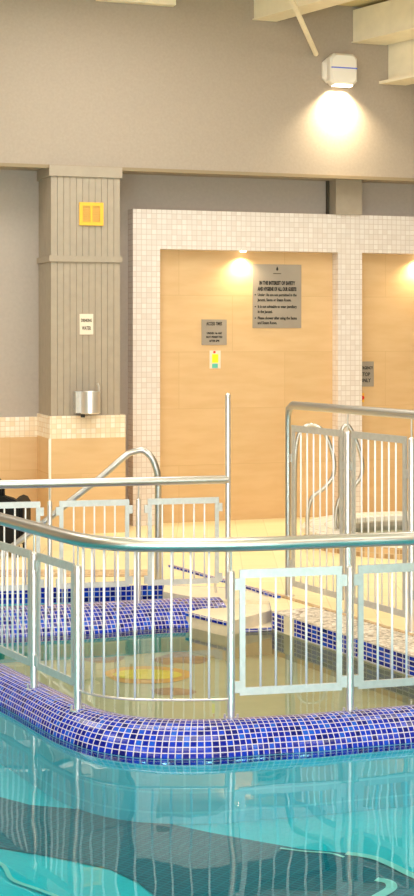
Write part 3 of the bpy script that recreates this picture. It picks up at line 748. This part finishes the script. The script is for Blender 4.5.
S_END = [(327, 438), (332, 452), (334.5, 466), (332, 478), (324, 488), (313, 496.5), (309, 506), (307.5, 518), (307.5, 531)]
def srail(dx, Y0, left, zend, label):
    pts = [gp(x + dx, y, Y0) for x, y in left + S_END]
    pts[0].z = zend; pts[-1].z = zend
    r = thing('grab_rail', label, 'grab rail', pts[0], 'curved grab rails at the spa')
    bm = bmesh.new(); tube(bm, [V(p) for p in cr(pts, 5)], .019, 12); obj('rail_tube', bm, M['rail'], r, smooth=True)
srail(0, 13.84, [(294.5, 533), (294.8, 490), (295.5, 455), (298, 437), (303, 428), (311, 425), (320, 428)], 0, 'S-curved steel grab rail at the spa, seen through the left panel of the tall railing')
srail(28, 13.98, [(312, 533), (312, 490), (312, 455), (312.5, 437), (315, 428), (318.5, 425), (322, 428)], .172, 'S-curved steel grab rail at the spa, behind the middle post of the tall railing')

# ------------------------------------------------------------------ black armchair at the left edge
Yc = 13.3; s = F / Yc
def cp(x, y): return V(((x - CX) / s, Yc, HC - (y - HY) / s))
x1_ = cp(22.5, 500).x; x0_ = x1_ - .78
ch = thing('armchair', 'black padded armchair at the left edge in front of the tan wall', 'chair', V((x0_ + .4, Yc + .3, 0)))
def rounded(name, x0, x1, y0, y1, prof):
    bm = bmesh.new()
    lo = [bm.verts.new((x0 + (x1 - x0) * a, y0, z)) for a, z in prof]; hi = [bm.verts.new((x0 + (x1 - x0) * a, y1, z)) for a, z in prof]
    bm.faces.new(lo); bm.faces.new(hi[::-1])
    for i in range(len(prof)): j = (i + 1) % len(prof); bm.faces.new((lo[i], lo[j], hi[j], hi[i]))
    bmesh.ops.bevel(bm, geom=[e for e in bm.edges if abs(e.verts[0].co.y - e.verts[1].co.y) < 1e-4], offset=.02, segments=2, affect='EDGES')
    return obj(name, bm, M['blackleather'], ch, smooth=True)
arch = [(0, .12)] + [(0.5 - .5 * math.cos(math.pi * k / 10), .46 + .11 * math.sin(math.pi * k / 10)) for k in range(11)] + [(1, .12)]
rounded('backrest', x0_ + .02, x1_ - .02, Yc, Yc + .14, arch)
rounded('seat', x0_ + .06, x1_ - .06, Yc + .12, Yc + .62, [(0, .16), (0, .38), (.03, .41), (.97, .41), (1, .38), (1, .16)])
arm = [(0, .12), (0, .44), (.2, .485), (.5, .50), (.8, .485), (1, .44), (1, .12)]
rounded('armrest', x0_, x0_ + .13, Yc + .02, Yc + .64, arm); rounded('armrest', x1_ - .13, x1_, Yc + .02, Yc + .64, arm)
rounded('head_cushion', x0_ + .22, x1_ - .17, Yc + .02, Yc + .13, [(0, .52), (0, .66), (.15, .71), (.5, .73), (.85, .71), (1, .66), (1, .52)])
for lx in (x0_ + .08, x1_ - .05):
    for ly in (Yc + .06, Yc + .56):
        bm = bmesh.new(); tube(bm, [V((lx, ly, 0)), V((lx, ly, .14))], [.016, .022], 10); obj('leg', bm, M['rubber'], ch, V((lx, ly, 0)))

# ------------------------------------------------------------------ lights
def area(x, y, e, sx=2.0, sy=2.0, z=CEIL - .10, col=(1, .945, .88)):
    l = bpy.data.lights.new('added_ceiling_fill', 'AREA'); l.shape = 'RECTANGLE'; l.size = sx; l.size_y = sy; l.energy = e; l.color = col
    o = bpy.data.objects.new('added_ceiling_fill', l); o.location = (x, y, z); C.objects.link(o)
    return o
for i, (x, y, e) in enumerate(((-4.6, 12.0, 150), (-.6, 12.8, 150), (3.2, 12.3, 150), (-4.5, 8, 130), (0, 8, 130), (4.5, 8, 130), (-4.5, 3.5, 130), (0, 3.5, 130), (4.5, 3.5, 130), (-4, -1.5, 110), (3, -1.5, 110))):  # ceiling panels out of view, added to supply the overall light
    area(x, y, e)
    bm = bmesh.new(); box(bm, x - .98, x + .98, y - .98, y + .98, CEIL - .04, CEIL - .002)
    t = obj('added_ceiling_panel', bm, M['added_panel_glow'], None, V((x, y, CEIL - .04)))
    tag(t, 'square lit panel recessed in the ceiling', 'ceiling light', 'ceiling light panels')
# unseen windows added behind the camera to light the scene from the front
M['daylight'] = emis('added_window_glow', (.93, .97, 1.0), 3.0)
for i, x in enumerate((-4.6, 0, 4.6)):
    bm = bmesh.new(); box(bm, x - 1.7, x + 1.7, -3.99, -3.96, .5, 3.6)
    w_ = struct('window_%d' % (i + 1), bm, M['daylight'])
    bm = bmesh.new()
    for q in ((x - 1.8, x - 1.7, .4, 3.7), (x + 1.7, x + 1.8, .4, 3.7), (x - .04, x + .04, .5, 3.6), (x - 1.7, x + 1.7, .4, .5), (x - 1.7, x + 1.7, 3.6, 3.7)): box(bm, q[0], q[1], -3.99, -3.9, q[2], q[3])
    struct('window_frame', bm, M['whiteplastic'], parent=w_)
    l = bpy.data.lights.new('window_daylight', 'AREA'); l.shape = 'RECTANGLE'; l.size = 3.2; l.size_y = 2.9; l.energy = 370; l.color = (.94, .97, 1)
    o = bpy.data.objects.new('window_daylight', l); o.location = (x, -3.88, 2.05); o.rotation_euler = (math.radians(90), 0, 0); C.objects.link(o)
# lamp beam on the bulkhead
l = bpy.data.lights.new('wall_lamp_beam', 'AREA'); l.shape = 'RECTANGLE'; l.size = .2; l.size_y = .1; l.spread = math.radians(118); l.energy = 60; l.color = (1, .84, .56)
lo = bpy.data.objects.new('wall_lamp_beam', l); lo.location = wall(wu(340, BO + .08), BO + .08, zc - H_ - .02); lo.rotation_euler = (0, 0, TH); C.objects.link(lo)
# unseen underwater lamps, added to brighten the pool walls and water
M['pool_fill_glow'] = emis('added_pool_fill_lens', (.75, 1, 1), 4.0)
for x in (-3.2, -1.0, 1.2, 3.4):
    p = V((x, 2.40, -.29))
    bm = bmesh.new(); tube(bm, [p, p + V((0, .03, 0))], .13, 20)
    tag(obj('added_pool_fill', bm, M['pool_fill_glow'], None, p), 'round lamp set in the near wall of the main pool below the water', 'lamp', 'underwater pool lamps')
    l = bpy.data.lights.new('added_pool_fill_light', 'AREA'); l.shape = 'DISK'; l.size = .24; l.energy = 32; l.color = (.72, 1, 1); l.spread = math.radians(120)
    o = bpy.data.objects.new('added_pool_fill_light', l); o.location = p + V((0, .05, 0)); o.rotation_euler = (math.radians(90), 0, 0); C.objects.link(o)
w = bpy.data.worlds.new('world'); bpy.context.scene.world = w; w.use_nodes = True
w.node_tree.nodes['Background'].inputs[0].default_value = (1, .93, .84, 1); w.node_tree.nodes['Background'].inputs[1].default_value = .35

sc = bpy.context.scene
sc.view_settings.view_transform = 'Standard'; sc.view_settings.look = 'None'; sc.view_settings.gamma = 1; sc.view_settings.use_curve_mapping = False
sc.view_settings.exposure = -0.88
sc.cycles.max_bounces = 10; sc.cycles.transparent_max_bounces = 12; sc.cycles.caustics_reflective = False; sc.cycles.caustics_refractive = False
